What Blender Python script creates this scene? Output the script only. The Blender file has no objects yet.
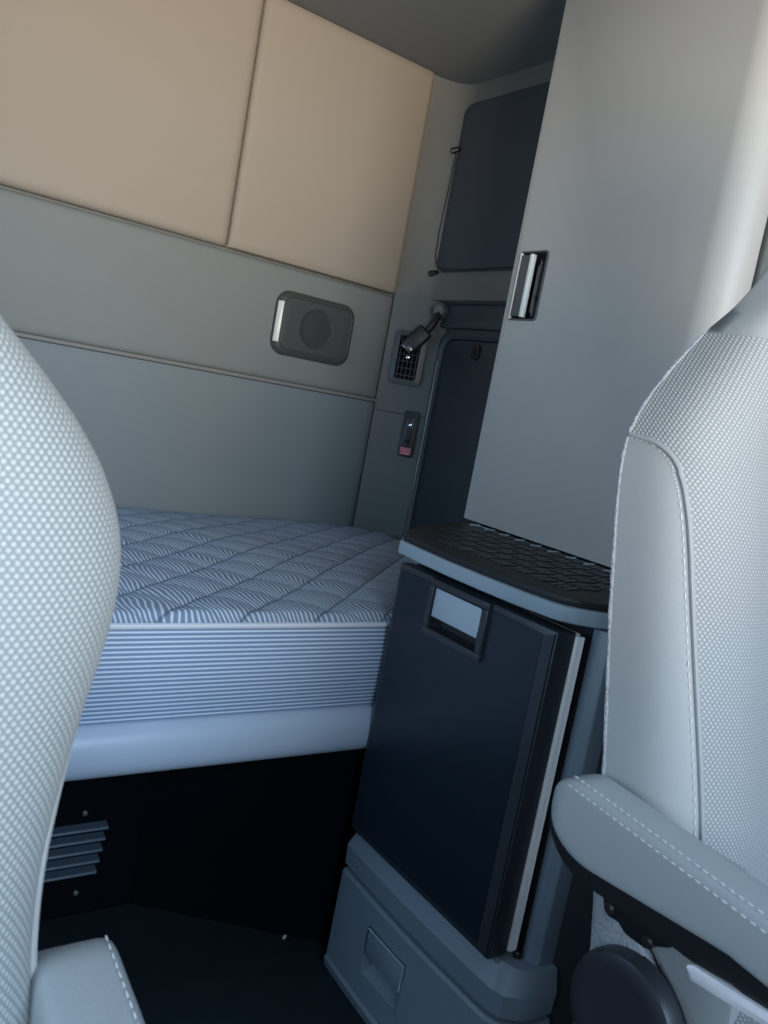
import bpy, bmesh, math, random
from math import sin, cos, pi, radians, sqrt
from mathutils import Vector, Matrix
random.seed(4)
S = bpy.context.scene
COL = S.collection

# ------------------------------------------------------------------ helpers
def base_of(o):
    v = Vector((0, 0, 0))
    while o is not None:
        v += o.location
        o = o.parent
    return v

def tag(o, label=None, cat=None, group=None, kind=None):
    if label: o['label'] = label
    if cat: o['category'] = cat
    if group: o['group'] = group
    if kind: o['kind'] = kind
    return o

def thing(name, label, cat, loc, group=None):
    o = bpy.data.objects.new(name, None)
    o.empty_display_size = 0.05
    COL.objects.link(o)
    o.location = loc
    return tag(o, label, cat, group)

def mk(name, bm, mat, parent=None, smooth=True, loc=None, angle=35):
    """link a bmesh given in world coordinates as ONE mesh object"""
    bmesh.ops.recalc_face_normals(bm, faces=bm.faces[:])
    if loc is None and parent is None:
        xs = [v.co for v in bm.verts]
        loc = Vector(((min(v.x for v in xs) + max(v.x for v in xs)) / 2,
                      (min(v.y for v in xs) + max(v.y for v in xs)) / 2,
                      min(v.z for v in xs)))
    b = base_of(parent) if parent is not None else Vector(loc)
    for v in bm.verts: v.co -= b
    me = bpy.data.meshes.new(name)
    bm.to_mesh(me); bm.free()
    if smooth:
        me.polygons.foreach_set('use_smooth', [True] * len(me.polygons))
        me.set_sharp_from_angle(angle=radians(angle))
    me.materials.append(mat)
    o = bpy.data.objects.new(name, me)
    COL.objects.link(o)
    if parent is not None: o.parent = parent
    else: o.location = b
    return o

def new(): return bmesh.new()

def add_box(bm, x0, x1, y0, y1, z0, z1, bev=0.0, seg=2, M=None):
    t = bmesh.new()
    bmesh.ops.create_cube(t, size=1)
    for v in t.verts:
        v.co = Vector(((x0 + x1) / 2 + v.co.x * (x1 - x0), (y0 + y1) / 2 + v.co.y * (y1 - y0), (z0 + z1) / 2 + v.co.z * (z1 - z0)))
    if bev > 0:
        bmesh.ops.bevel(t, geom=t.edges[:], offset=bev, segments=seg, profile=0.5, affect='EDGES')
    if M is not None: t.transform(M)
    merge(bm, t)
    return bm

def merge(bm, t):
    me = bpy.data.meshes.new('tmp'); t.to_mesh(me); t.free()
    bm.from_mesh(me); bpy.data.meshes.remove(me)

def add_prism(bm, poly, a0, a1, axis='z', bev=0.0, seg=2, M=None):
    """poly: 2d points, extruded along axis. z:(x,y) x:(y,z) y:(x,z)"""
    t = bmesh.new()
    def P(p, a):
        if axis == 'z': return (p[0], p[1], a)
        if axis == 'x': return (a, p[0], p[1])
        return (p[0], a, p[1])
    lo = [t.verts.new(P(p, a0)) for p in poly]
    hi = [t.verts.new(P(p, a1)) for p in poly]
    t.faces.new(lo); t.faces.new(hi)
    n = len(poly)
    for i in range(n):
        t.faces.new((lo[i], lo[(i + 1) % n], hi[(i + 1) % n], hi[i]))
    bmesh.ops.recalc_face_normals(t, faces=t.faces[:])
    if bev > 0:
        bmesh.ops.bevel(t, geom=t.edges[:], offset=bev, segments=seg, profile=0.5, affect='EDGES')
    if M is not None: t.transform(M)
    merge(bm, t)
    return bm

def rrect(x0, x1, y0, y1, r, n=6):
    pts = []
    for cx, cy, a in ((x1 - r, y1 - r, 0), (x0 + r, y1 - r, 90), (x0 + r, y0 + r, 180), (x1 - r, y0 + r, 270)):
        for k in range(n + 1):
            t = radians(a + 90 * k / n)
            pts.append((cx + r * cos(t), cy + r * sin(t)))
    return pts

def add_tube(bm, pts, r, n=8, closed=False, caps=True):
    pts = [Vector(p) for p in pts]
    N = len(pts); rings = []
    up = Vector((0, 0, 1))
    for i, p in enumerate(pts):
        if closed: d = pts[(i + 1) % N] - pts[i - 1]
        else: d = pts[min(i + 1, N - 1)] - pts[max(i - 1, 0)]
        d.normalize()
        a = d.cross(up)
        if a.length < 1e-3: a = d.cross(Vector((1, 0, 0)))
        a.normalize(); b = a.cross(d).normalized()
        rr = r[i] if isinstance(r, (list, tuple)) else r
        rings.append([bm.verts.new(p + a * rr * cos(2 * pi * k / n) + b * rr * sin(2 * pi * k / n)) for k in range(n)])
    m = N if closed else N - 1
    for i in range(m):
        A = rings[i]; B = rings[(i + 1) % N]
        for k in range(n):
            bm.faces.new((A[k], A[(k + 1) % n], B[(k + 1) % n], B[k]))
    if caps and not closed:
        bm.faces.new(rings[0]); bm.faces.new(rings[-1])
    return bm

def add_grid(bm, rows, uvs=None):
    """rows: list of rows of points (same count)"""
    V = [[bm.verts.new(p) for p in r] for r in rows]
    uvl = bm.loops.layers.uv.verify() if uvs else None
    for i in range(len(V) - 1):
        for j in range(len(V[0]) - 1):
            q = (V[i][j], V[i][j + 1], V[i + 1][j + 1], V[i + 1][j])
            try: f = bm.faces.new(q)
            except ValueError: continue
            if uvs:
                for l, (a, b) in zip(f.loops, ((i, j), (i, j + 1), (i + 1, j + 1), (i + 1, j))):
                    l[uvl].uv = uvs[a][b]
    return bm

def cut(o, cutbm):
    """boolean difference; cutter given in world coordinates, then discarded"""
    b = base_of(o)
    bmesh.ops.recalc_face_normals(cutbm, faces=cutbm.faces[:])
    for v in cutbm.verts: v.co -= b
    me = bpy.data.meshes.new('c'); cutbm.to_mesh(me); cutbm.free()
    c = bpy.data.objects.new('c', me); COL.objects.link(c)
    c.location = b
    m = o.modifiers.new('b', 'BOOLEAN'); m.operation = 'DIFFERENCE'; m.object = c; m.solver = 'EXACT'
    bpy.context.view_layer.update()
    dg = bpy.context.evaluated_depsgraph_get()
    nm = bpy.data.meshes.new_from_object(o.evaluated_get(dg))
    o.modifiers.remove(m)
    o.data = nm
    bpy.data.objects.remove(c); bpy.data.meshes.remove(me)
    nm.polygons.foreach_set('use_smooth', [True] * len(nm.polygons))
    nm.set_sharp_from_angle(angle=radians(30))

def lerp_tab(tab, t):
    if t <= tab[0][0]: return tab[0][1]
    for (a, va), (b, vb) in zip(tab, tab[1:]):
        if t <= b:
            f = (t - a) / (b - a)
            return va + (vb - va) * f
    return tab[-1][1]

# ------------------------------------------------------------------ materials
def material(name, col, rough=0.6, spec=0.5, metal=0.0, bump=None, var=0.0, var_scale=4.0, sheen=0.0):
    m = bpy.data.materials.new(name); m.use_nodes = True
    nt = m.node_tree; b = nt.nodes['Principled BSDF']
    b.inputs['Base Color'].default_value = (*col, 1)
    b.inputs['Roughness'].default_value = rough
    b.inputs['Metallic'].default_value = metal
    b.inputs['Specular IOR Level'].default_value = spec
    if sheen: b.inputs['Sheen Weight'].default_value = sheen
    tc = nt.nodes.new('ShaderNodeTexCoord')
    if var > 0:
        n = nt.nodes.new('ShaderNodeTexNoise'); n.inputs['Scale'].default_value = var_scale
        n.inputs['Detail'].default_value = 4
        nt.links.new(tc.outputs['Object'], n.inputs['Vector'])
        mx = nt.nodes.new('ShaderNodeMix'); mx.data_type = 'RGBA'
        mx.inputs['A'].default_value = (*[c * (1 - var) for c in col], 1)
        mx.inputs['B'].default_value = (*[min(1, c * (1 + var)) for c in col], 1)
        nt.links.new(n.outputs['Fac'], mx.inputs['Factor'])
        nt.links.new(mx.outputs['Result'], b.inputs['Base Color'])
    if bump:
        sc, st, dist = bump
        n = nt.nodes.new('ShaderNodeTexNoise'); n.inputs['Scale'].default_value = sc; n.inputs['Detail'].default_value = 3
        nt.links.new(tc.outputs['Object'], n.inputs['Vector'])
        bp = nt.nodes.new('ShaderNodeBump'); bp.inputs['Strength'].default_value = st; bp.inputs['Distance'].default_value = dist
        nt.links.new(n.outputs['Fac'], bp.inputs['Height'])
        nt.links.new(bp.outputs['Normal'], b.inputs['Normal'])
    return m

def math_node(nt, op, a, b=None, c=None):
    n = nt.nodes.new('ShaderNodeMath'); n.operation = op
    for i, x in enumerate((a, b, c)):
        if x is None: continue
        if isinstance(x, (int, float)): n.inputs[i].default_value = x
        else: nt.links.new(x, n.inputs[i])
    return n.outputs[0]

def mesh_fabric(name, base, light, pitch=0.0066):
    """woven seat cloth with a staggered lattice of small raised pale dots (metric UVs)"""
    m = bpy.data.materials.new(name); m.use_nodes = True
    nt = m.node_tree; b = nt.nodes['Principled BSDF']
    b.inputs['Roughness'].default_value = 0.75
    b.inputs['Sheen Weight'].default_value = 0.15
    uv = nt.nodes.new('ShaderNodeTexCoord')
    sp = nt.nodes.new('ShaderNodeSeparateXYZ'); nt.links.new(uv.outputs['UV'], sp.inputs[0])
    def lattice(ox, oy):
        a = math_node(nt, 'MULTIPLY_ADD', sp.outputs['X'], 1 / pitch, ox)
        a = math_node(nt, 'SUBTRACT', math_node(nt, 'FRACT', a), 0.5)
        c = math_node(nt, 'MULTIPLY_ADD', sp.outputs['Y'], 1 / (pitch * 1.3), oy)
        c = math_node(nt, 'SUBTRACT', math_node(nt, 'FRACT', c), 0.5)
        c = math_node(nt, 'MULTIPLY', c, 1.3)
        s = math_node(nt, 'ADD', math_node(nt, 'MULTIPLY', a, a), math_node(nt, 'MULTIPLY', c, c))
        return math_node(nt, 'SQRT', s)
    d = math_node(nt, 'MINIMUM', lattice(100, 100), lattice(100.5, 100.5))
    mr = nt.nodes.new('ShaderNodeMapRange'); mr.interpolation_type = 'SMOOTHSTEP'
    mr.inputs['From Min'].default_value = 0.16; mr.inputs['From Max'].default_value = 0.42
    mr.inputs['To Min'].default_value = 1; mr.inputs['To Max'].default_value = 0
    nt.links.new(d, mr.inputs['Value'])
    mx = nt.nodes.new('ShaderNodeMix'); mx.data_type = 'RGBA'
    mx.inputs['A'].default_value = (*base, 1); mx.inputs['B'].default_value = (*light, 1)
    nt.links.new(mr.outputs[0], mx.inputs['Factor'])
    nt.links.new(mx.outputs['Result'], b.inputs['Base Color'])
    bp = nt.nodes.new('ShaderNodeBump'); bp.inputs['Strength'].default_value = 0.5; bp.inputs['Distance'].default_value = 0.0015
    nt.links.new(mr.outputs[0], bp.inputs['Height']); nt.links.new(bp.outputs['Normal'], b.inputs['Normal'])
    return m

def striped(name, dark, light, period, axis='Z', width=0.45, wavy=None, soft=0.12, rough=0.75):
    m = bpy.data.materials.new(name); m.use_nodes = True
    nt = m.node_tree; b = nt.nodes['Principled BSDF']
    b.inputs['Roughness'].default_value = rough
    tc = nt.nodes.new('ShaderNodeTexCoord')
    sp = nt.nodes.new('ShaderNodeSeparateXYZ'); nt.links.new(tc.outputs['Object'], sp.inputs[0])
    v = sp.outputs[axis]
    if wavy: v = wavy(nt, sp, tc)
    f = math_node(nt, 'FRACT', math_node(nt, 'MULTIPLY_ADD', v, 1 / period, 500.0))
    t = math_node(nt, 'ABSOLUTE', math_node(nt, 'SUBTRACT', f, 0.5))
    mr = nt.nodes.new('ShaderNodeMapRange'); mr.interpolation_type = 'SMOOTHSTEP'
    mr.inputs['From Min'].default_value = width / 2 - soft; mr.inputs['From Max'].default_value = width / 2 + soft
    mr.inputs['To Min'].default_value = 1; mr.inputs['To Max'].default_value = 0
    nt.links.new(t, mr.inputs['Value'])
    mx = nt.nodes.new('ShaderNodeMix'); mx.data_type = 'RGBA'
    mx.inputs['A'].default_value = (*dark, 1); mx.inputs['B'].default_value = (*light, 1)
    nt.links.new(mr.outputs[0], mx.inputs['Factor'])
    nt.links.new(mx.outputs['Result'], b.inputs['Base Color'])
    return m

M = {}
M['upper_vinyl'] = material('upper_vinyl', (.31, .262, .205), .62, .3, bump=(220, .15, .001), var=.05, var_scale=1.3)
M['wall_vinyl'] = material('wall_vinyl', (.185, .195, .182), .6, .3, bump=(220, .15, .001), var=.06, var_scale=1.5)
M['wall_vinyl_bluelit'] = material('wall_vinyl_bluelit', (.172, .20, .205), .6, .3, bump=(220, .15, .001), var=.06, var_scale=1.5)  # same vinyl as above, the bluish light low down put into its colour
M['corner_vinyl'] = material('corner_vinyl', (.125, .135, .13), .6, .3, bump=(220, .12, .001), var=.05, var_scale=2)  # darker than the wall vinyl: the corner's shade put into the colour
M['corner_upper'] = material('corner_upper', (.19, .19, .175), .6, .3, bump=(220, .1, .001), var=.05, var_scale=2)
M['ceiling'] = material('ceiling_cloth', (.19, .205, .205), .9, .2, bump=(500, .2, .001))
M['seam'] = material('seam_cord', (.22, .21, .19), .6, .3)
M['dark_panel'] = material('dark_cloth_panel', (.075, .085, .095), .8, .2, bump=(400, .2, .001), var=.08, var_scale=3)
M['side_plastic'] = material('side_plastic', (.06, .07, .08), .5, .4)
M['door_plastic'] = material('luggage_door_plastic', (.04, .05, .06), .35, .5)
M['wardrobe'] = material('wardrobe_laminate', (.50, .485, .45), .42, .45, var=.03, var_scale=2)
M['wardrobe_edge'] = material('wardrobe_edge', (.4, .4, .38), .45, .4)
M['cab_grey'] = material('cabinet_grey_plastic', (.165, .21, .255), .42, .45, bump=(900, .1, .0004))
M['cab_side'] = material('cabinet_side', (.045, .055, .065), .6, .3)
M['tray_lip'] = material('tray_lip', (.33, .41, .47), .42, .45)
M['rubber'] = material('black_rubber', (.018, .02, .023), .5, .4)
M['rib'] = material('rubber_ribs', (.03, .035, .04), .38, .5)
M['fridge_frame'] = material('fridge_door_frame', (.03, .036, .045), .38, .5)
M['fridge_panel'] = material('fridge_door_panel', (.009, .017, .027), .36, .5)
M['gasket'] = material('white_gasket', (.95, .96, .97), .3, .9)
M['handle_plate'] = material('handle_plate', (.42, .50, .58), .32, .6)
M['chrome'] = material('chrome', (.88, .86, .80), .3, .7)
M['gun'] = material('grey_metal_plate', (.10, .105, .11), .35, .5)
M['black'] = material('black_plastic', (.012, .013, .016), .4, .5)
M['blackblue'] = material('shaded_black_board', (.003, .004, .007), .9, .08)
M['louver'] = material('louver_slats', (.07, .10, .135), .4, .5)
M['carpet'] = material('black_floor_carpet', (.014, .023, .028), .95, .1, bump=(600, .5, .002), var=.2, var_scale=20)
M['rail'] = material('painted_bed_rail', (.42, .50, .62), .32, .6)
M['cloth_white'] = material('white_binding', (.62, .68, .76), .7, .3)
M['leather'] = material('seat_vinyl', (.30, .325, .34), .5, .35, bump=(420, .35, .001))
M['arm_leather'] = material('armrest_vinyl', (.33, .37, .40), .45, .4, bump=(420, .3, .001))
M['fuzz'] = material('grey_needle_felt', (.30, .33, .37), .95, .1, bump=(300, 1.0, .004), var=.35, var_scale=180)
M['stitch'] = material('pale_thread', (.68, .70, .72), .7, .2)
M['seat_mesh'] = mesh_fabric('perforated_seat_cloth', (.20, .235, .25), (.36, .41, .43), 0.0060)
M['seat_mesh_far'] = mesh_fabric('perforated_seat_cloth_b', (.205, .225, .238), (.37, .40, .418), 0.0060)
M['speaker_bezel'] = material('speaker_bezel', (.065, .065, .06), .35, .5)
M['speaker_grille'] = material('speaker_grille', (.062, .064, .06), .4, .4)
M['bezel_highlight_tone'] = material('bezel_highlight_tone', (.70, .66, .58), .35, .6)
M['red'] = material('red_label', (.55, .05, .06), .5, .3)
M['glint'] = material('silver_nub', (.8, .8, .8), .2, .5, metal=.8)
M['white_plastic'] = material('white_plastic', (.72, .74, .8), .35, .5)
M['knob_grey'] = material('lamp_base_grey', (.12, .125, .125), .5, .4)
M['lamp_dark'] = material('lamp_head_dark', (.014, .014, .017), .45, .4)

def quilt_wave(nt, sp, tc):
    # stripes run front to back and kink at every quilted band
    X = math_node(nt, 'ADD', sp.outputs['X'], .4); Y = math_node(nt, 'ADD', sp.outputs['Y'], 1.9)
    c = math_node(nt, 'ADD', math_node(nt, 'MULTIPLY', X, 0.656 / .107), math_node(nt, 'MULTIPLY', Y, .755 / .107))
    s = math_node(nt, 'SINE', math_node(nt, 'MULTIPLY', c, 2 * pi))
    n = nt.nodes.new('ShaderNodeTexNoise'); n.inputs['Scale'].default_value = 5
    nt.links.new(tc.outputs['Object'], n.inputs['Vector'])
    w = math_node(nt, 'MULTIPLY', s, 0.0035)
    w2 = math_node(nt, 'MULTIPLY', n.outputs['Fac'], 0.06)
    a = math_node(nt, 'ADD', X, math_node(nt, 'MULTIPLY', Y, 0.10))
    return math_node(nt, 'ADD', math_node(nt, 'ADD', a, w), w2)
def quilt_lines(m):
    # the sewn quilting lines, the shade in the valleys of the padding put into the colour
    nt = m.node_tree; b = nt.nodes['Principled BSDF']
    src = b.inputs['Base Color'].links[0].from_socket
    tc = nt.nodes.new('ShaderNodeTexCoord'); mp = nt.nodes.new('ShaderNodeVectorMath'); mp.operation = 'ADD'
    mp.inputs[1].default_value = (.4, 1.9, 0)
    nt.links.new(tc.outputs['Object'], mp.inputs[0])
    sp = nt.nodes.new('ShaderNodeSeparateXYZ'); nt.links.new(mp.outputs[0], sp.inputs[0])
    x, y = sp.outputs['X'], sp.outputs['Y']
    fac = None
    for (kx, off, amp, wx, wy, st) in ((-.656, -.467 * pi / .107, .12, 3, 7, .6), (.656, 0, .3, 9, 0, .22)):
        a = math_node(nt, 'ADD', math_node(nt, 'MULTIPLY', x, kx * pi / .107), math_node(nt, 'MULTIPLY', y, .755 * pi / .107))
        w_ = math_node(nt, 'SINE', math_node(nt, 'ADD', math_node(nt, 'MULTIPLY', x, wx), math_node(nt, 'MULTIPLY', y, wy)))
        a = math_node(nt, 'ADD', a, math_node(nt, 'MULTIPLY_ADD', w_, amp, off))
        d = math_node(nt, 'ABSOLUTE', math_node(nt, 'SINE', a))
        mr = nt.nodes.new('ShaderNodeMapRange'); mr.interpolation_type = 'SMOOTHSTEP'
        mr.inputs['From Min'].default_value = .02; mr.inputs['From Max'].default_value = .16
        mr.inputs['To Min'].default_value = st; mr.inputs['To Max'].default_value = 0
        nt.links.new(d, mr.inputs['Value'])
        fac = mr.outputs[0] if fac is None else math_node(nt, 'MAXIMUM', fac, mr.outputs[0])
    mx = nt.nodes.new('ShaderNodeMix'); mx.data_type = 'RGBA'
    nt.links.new(fac, mx.inputs['Factor']); nt.links.new(src, mx.inputs['A'])
    mx.inputs['B'].default_value = (.05, .075, .13, 1)
    nt.links.new(mx.outputs['Result'], b.inputs['Base Color'])
M['ticking_top'] = striped('blue_ticking_top', (.19, .27, .40), (.66, .74, .84), 0.0105, wavy=quilt_wave, width=.34)
quilt_lines(M['ticking_top'])
M['ticking_side'] = striped('blue_ticking_side', (.17, .26, .42), (.62, .72, .86), 0.0086, 'Z', width=.4)

# ------------------------------------------------------------------ room shell
XR, XL, YB, ZC = 1.80, -0.85, 2.47, 2.30
FL = -.05
b = new(); add_box(b, XL - .05, XR + .05, -1.3, YB + .06, FL - .05, FL)
tag(mk('floor', b, M['carpet'], smooth=False), 'dark carpeted cab floor under the bunk and seats', 'floor', kind='structure')
b = new(); add_box(b, XL - .05, XR + .05, YB + .004, YB + .054, FL, ZC + .05)
tag(mk('wall_back', b, M['wall_vinyl'], smooth=False), 'rear sleeper wall behind the padded panels', 'wall', kind='structure')
b = new(); add_box(b, XL - .05, XL, -1.3, YB, FL, ZC + .05)
tag(mk('wall_left', b, M['wall_vinyl'], smooth=False), 'left side wall of the cab', 'wall', kind='structure')
b = new(); add_box(b, XR, XR + .05, -.2, YB, FL, ZC + .05)
tag(mk('wall_right', b, M['side_plastic'], smooth=False), 'dark right side wall of the sleeper', 'wall', kind='structure')
b = new(); add_box(b, XL, XR, -.1, YB, ZC, ZC + .05)
tag(mk('ceiling', b, M['ceiling'], smooth=False), 'dark grey padded sleeper ceiling', 'ceiling', kind='structure')

# corner panels (diagonal)
A = Vector((1.655, 2.455, 0)); B = Vector((1.80, 2.325, 0))
def corner_poly(off=0.0, bow=0.012):
    d = (B - A); n = Vector((-d.y, d.x, 0)).normalized()   # away from room
    n = -n if n.x < 0 else n
    pts = []
    for k in range(9):
        t = k / 8
        p = A + d * t - n * (off - bow * 4 * t * (1 - t) * -1 * -1)
        pts.append((p.x, p.y))
    return pts + [(XR, YB), (A.x, YB)]
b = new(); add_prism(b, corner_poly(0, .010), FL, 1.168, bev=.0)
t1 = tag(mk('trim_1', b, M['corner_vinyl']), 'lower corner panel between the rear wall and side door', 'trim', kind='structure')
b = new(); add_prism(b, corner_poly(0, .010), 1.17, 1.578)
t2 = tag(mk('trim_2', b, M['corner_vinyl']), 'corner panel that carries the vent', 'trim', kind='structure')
# upper corner: concave sweep from back wall to the side with a flared bottom lip
rows = []
NZ = 24
def upper_path():
    pts = []
    P0 = Vector((1.650, 2.462)); P1 = Vector((1.786, 2.456)); P2 = Vector((1.785, 2.37))
    for k in range(17):
        t = k / 16
        pts.append(P0 * (1 - t) ** 2 + P1 * 2 * t * (1 - t) + P2 * t * t)
    for k in range(1, 12): pts.append(Vector((1.785, 2.37 - k * .066)))
    return pts
UP = upper_path()
def upnorm(k):
    a = UP[max(0, k - 1)]; c = UP[min(len(UP) - 1, k + 1)]; d = (c - a).normalized()
    n = Vector((d.y, -d.x)); return n if n.dot(Vector((-1, -1))) > 0 else -n
for i in range(NZ + 1):
    v = i / NZ; z = 1.572 + (ZC - 1.572) * v ** 1.6
    fl = 0.030 * max(0, 1 - (z - 1.572) / .10) ** 2
    row = []
    for k, p in enumerate(UP):
        n = upnorm(k); q = p + n * fl * min(1, k / 6)
        row.append((q.x, q.y, z))
    rows.append(row)
b = new(); add_grid(b, rows)
bot = [b.verts.new((UP[k].x, UP[k].y, 1.566)) for k in range(len(UP))]
bot[0].co.z = 1.570
b.verts.ensure_lookup_table()
for j in range(len(UP) - 1): b.faces.new((b.verts[j], b.verts[j + 1], bot[j + 1], bot[j]))
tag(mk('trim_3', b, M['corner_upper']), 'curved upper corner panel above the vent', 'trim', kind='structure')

# ------------------------------------------------------------------ padded rear wall panels
def pad(x0, x1, z0, z1, yf, yb, r=.014, puff=.012, nx=40, nz=24):
    rows = []
    for i in range(nz + 1):
        v = i / nz; row = []
        for j in range(nx + 1):
            u = j / nx
            # cluster near edges
            uu = .5 - .5 * cos(pi * u); vv = .5 - .5 * cos(pi * v)
            x = x0 + (x1 - x0) * uu; z = z0 + (z1 - z0) * vv
            dx = min(x - x0, x1 - x); dz = min(z - z0, z1 - z); 
            e = 0
            for d in (dx, dz):
                if d < r: e += r - sqrt(max(0, r * r - (r - d) ** 2))
            pf = puff * (4 * uu * (1 - uu)) ** .5 * (4 * vv * (1 - vv)) ** .5
            row.append((x, min(yb, yf + e - pf), z))
        rows.append(row)
    b = new(); add_grid(b, rows)
    # skirt to the back
    per = [rows[0][j] for j in range(nx + 1)] + [rows[i][nx] for i in range(1, nz + 1)] + [rows[nz][j] for j in range(nx - 1, -1, -1)] + [rows[i][0] for i in range(nz - 1, 0, -1)]
    f = [b.verts.new(p) for p in per]; g = [b.verts.new((p[0], yb, p[2])) for p in per]
    n = len(per)
    for i in range(n): b.faces.new((f[i], f[(i + 1) % n], g[(i + 1) % n], g[i]))
    bmesh.ops.remove_doubles(b, verts=b.verts[:], dist=1e-5)
    return b
def stitches(pts, L=.004, gap=.0025, r=.0006, n=5):
    """row of little thread dashes along a polyline, one mesh"""
    b = new(); pts = [Vector(p) for p in pts]
    for a, c in zip(pts, pts[1:]):
        d = c - a; ln = d.length
        if ln < 1e-6: continue
        k = max(1, int(ln / (L + gap))); st = ln / k
        for i in range(k):
            s = a + d * ((i + .15) * st / ln); e = a + d * ((i + .15 + L / (L + gap)) * st / ln)
            add_tube(b, [s, s.lerp(e, .5), e], [r * .5, r, r * .5], n=n)
    return b

p = mk('upholstered_panel', pad(XL, 1.652, FL, 1.196, 2.452, YB, puff=.006), M['wall_vinyl_bluelit'])
tag(p, 'plain padded grey vinyl panel directly behind the mattress', 'wall panel')
b = new(); add_tube(b, [(XL, 2.449, 1.199), (1.652, 2.449, 1.199)], .006, 8)
mk('piping', b, M['seam'], p)
p = mk('upholstered_panel', pad(XL, 1.652, 1.203, 1.562, 2.452, YB, puff=.006), M['wall_vinyl'])
tag(p, 'padded grey vinyl panel around the oval speaker', 'wall panel')
p = mk('upholstered_panel', pad(XL, 1.018, 1.568, ZC, 2.436, YB, r=.02, puff=.010), M['upper_vinyl'])
tag(p, 'wide beige padded panel, upper left of the rear wall', 'wall panel')
mk('stitching', stitches([(1.006, 2.4355, 1.58), (1.006, 2.4355, 2.29)], .006, .004, .0009), M['seam'], p)
p = mk('upholstered_panel', pad(1.020, 1.648, 1.568, ZC, 2.436, YB, r=.016, puff=.010), M['upper_vinyl'])
tag(p, 'narrower beige padded panel above the oval speaker', 'wall panel')
mk('stitching', stitches([(1.031, 2.4355, 1.58), (1.031, 2.4355, 2.29)], .006, .004, .0009), M['seam'], p)

# ------------------------------------------------------------------ speaker
sp = thing('speaker', 'rounded rectangular grey speaker set in the rear wall', 'speaker', (1.356, 2.45, 1.285))
def dish(x0, x1, z0, z1, r, prof, y):
    """nested rounded-rect rings; prof: list of (inset, depth toward room)"""
    b = new(); last = None
    for ins, dep in prof:
        ring = [b.verts.new((px, y - dep, pz)) for px, pz in rrect(x0 + ins, x1 - ins, z0 + ins, z1 - ins, max(.004, r - ins * .7), 8)]
        if last:
            n = len(ring)
            for i in range(n): b.faces.new((last[i], last[(i + 1) % n], ring[(i + 1) % n], ring[i]))
        last = ring
    b.faces.new(last)
    return b
mk('bezel', dish(1.208, 1.50, 1.288, 1.490, .045, [(0, -.0025), (0, .004), (.003, .012), (.010, .020), (.017, .023), (.020, .020)], 2.444), M['speaker_bezel'], sp)
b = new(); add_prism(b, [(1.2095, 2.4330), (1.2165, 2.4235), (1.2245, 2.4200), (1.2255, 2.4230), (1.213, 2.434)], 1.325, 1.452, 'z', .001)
hl2 = mk('bezel_highlight', b, M['bezel_highlight_tone'], sp); hl2['label'] = 'highlight on the left edge of the bezel, put in as a pale strip'  # reflection on the left chamfer, put in as a pale strip
mk('grille', dish(1.2265, 1.4815, 1.3065, 1.4715, .034, [(0, .019), (.002, .0225), (.01, .0235), (.03, .023)], 2.444), M['speaker_grille'], sp)
b = new()
n = 40; prev = None
for rr, dp in ((.064, .022), (.062, .0245), (.058, .0235), (.045, .024), (.02, .025), (.0, .025)):
    ring = [b.verts.new((1.354 + max(rr, .0005) * cos(2 * pi * k / n), 2.444 - dp, 1.389 + max(rr, .0005) * sin(2 * pi * k / n))) for k in range(n)]
    if prev:
        for i in range(n): b.faces.new((prev[i], prev[(i + 1) % n], ring[(i + 1) % n], ring[i]))
    prev = ring
b.faces.new(prev)
mk('cone_ring', b, material('speaker_cone', (.038, .041, .042), .45, .4), sp)

# ------------------------------------------------------------------ things on the diagonal corner
dvec = (B - A).normalized()                      # along the panel, to the right
nrm = Vector((dvec.y, -dvec.x, 0))               # into the room
if nrm.dot(Vector((-1, -1, 0))) < 0: nrm = -nrm
def CM(s, z, out=0.0):
    """matrix: local x along panel, local z up, local -y into the room"""
    o = A + dvec * s + nrm * (0.001 + out) + Vector((0, 0, z))
    return Matrix(((dvec.x, -nrm.x, 0, o.x), (dvec.y, -nrm.y, 0, o.y), (0, 0, 1, o.z), (0, 0, 0, 1)))
v = thing('air_vent', 'tall dark louvred air vent on the corner panel', 'vent', CM(.085, 1.28).translation)
m_ = CM(.085, 1.363)
b = new(); t = bmesh.new()
outer = rrect(-.056, .056, -.092, .092, .018); inner = rrect(-.038, .038, -.074, .074, .008)
n = len(outer)
for (P, Q, y0, y1) in ((outer, outer, 0, -.012), (outer, inner, -.012, -.014), (inner, inner, -.014, .004)):
    a_ = [t.verts.new((x, y0, z)) for x, z in P]; c_ = [t.verts.new((x, y1, z)) for x, z in Q]
    for i in range(n): t.faces.new((a_[i], a_[(i + 1) % n], c_[(i + 1) % n], c_[i]))
t.transform(m_); merge(b, t); bmesh.ops.remove_doubles(b, verts=b.verts[:], dist=1e-5)
mk('bezel', b, material('vent_bezel', (.04, .04, .042), .4, .5), v)
b = new(); add_box(b, -.037, .037, -.002, .002, -.073, .073, M=m_); mk('backing', b, M['blackblue'], v, smooth=False)
b = new()
for k in range(5): add_box(b, -.030 + k * .015 - .0016, -.030 + k * .015 + .0016, -.010, -.002, -.072, .072, M=m_)
mk('slats', b, M['lamp_dark'], v, smooth=False)
b = new()
for k in range(6): add_box(b, -.037, .037, -.0115, -.0095, -.060 + k * .024 - .0015, -.060 + k * .024 + .0015, M=m_)
mk('slats', b, M['lamp_dark'], v, smooth=False)
b = new(); add_box(b, -.007, .007, -.018, -.010, -.004, .008, .002, M=m_); mk('slider_knob', b, M['glint'], v)

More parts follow.
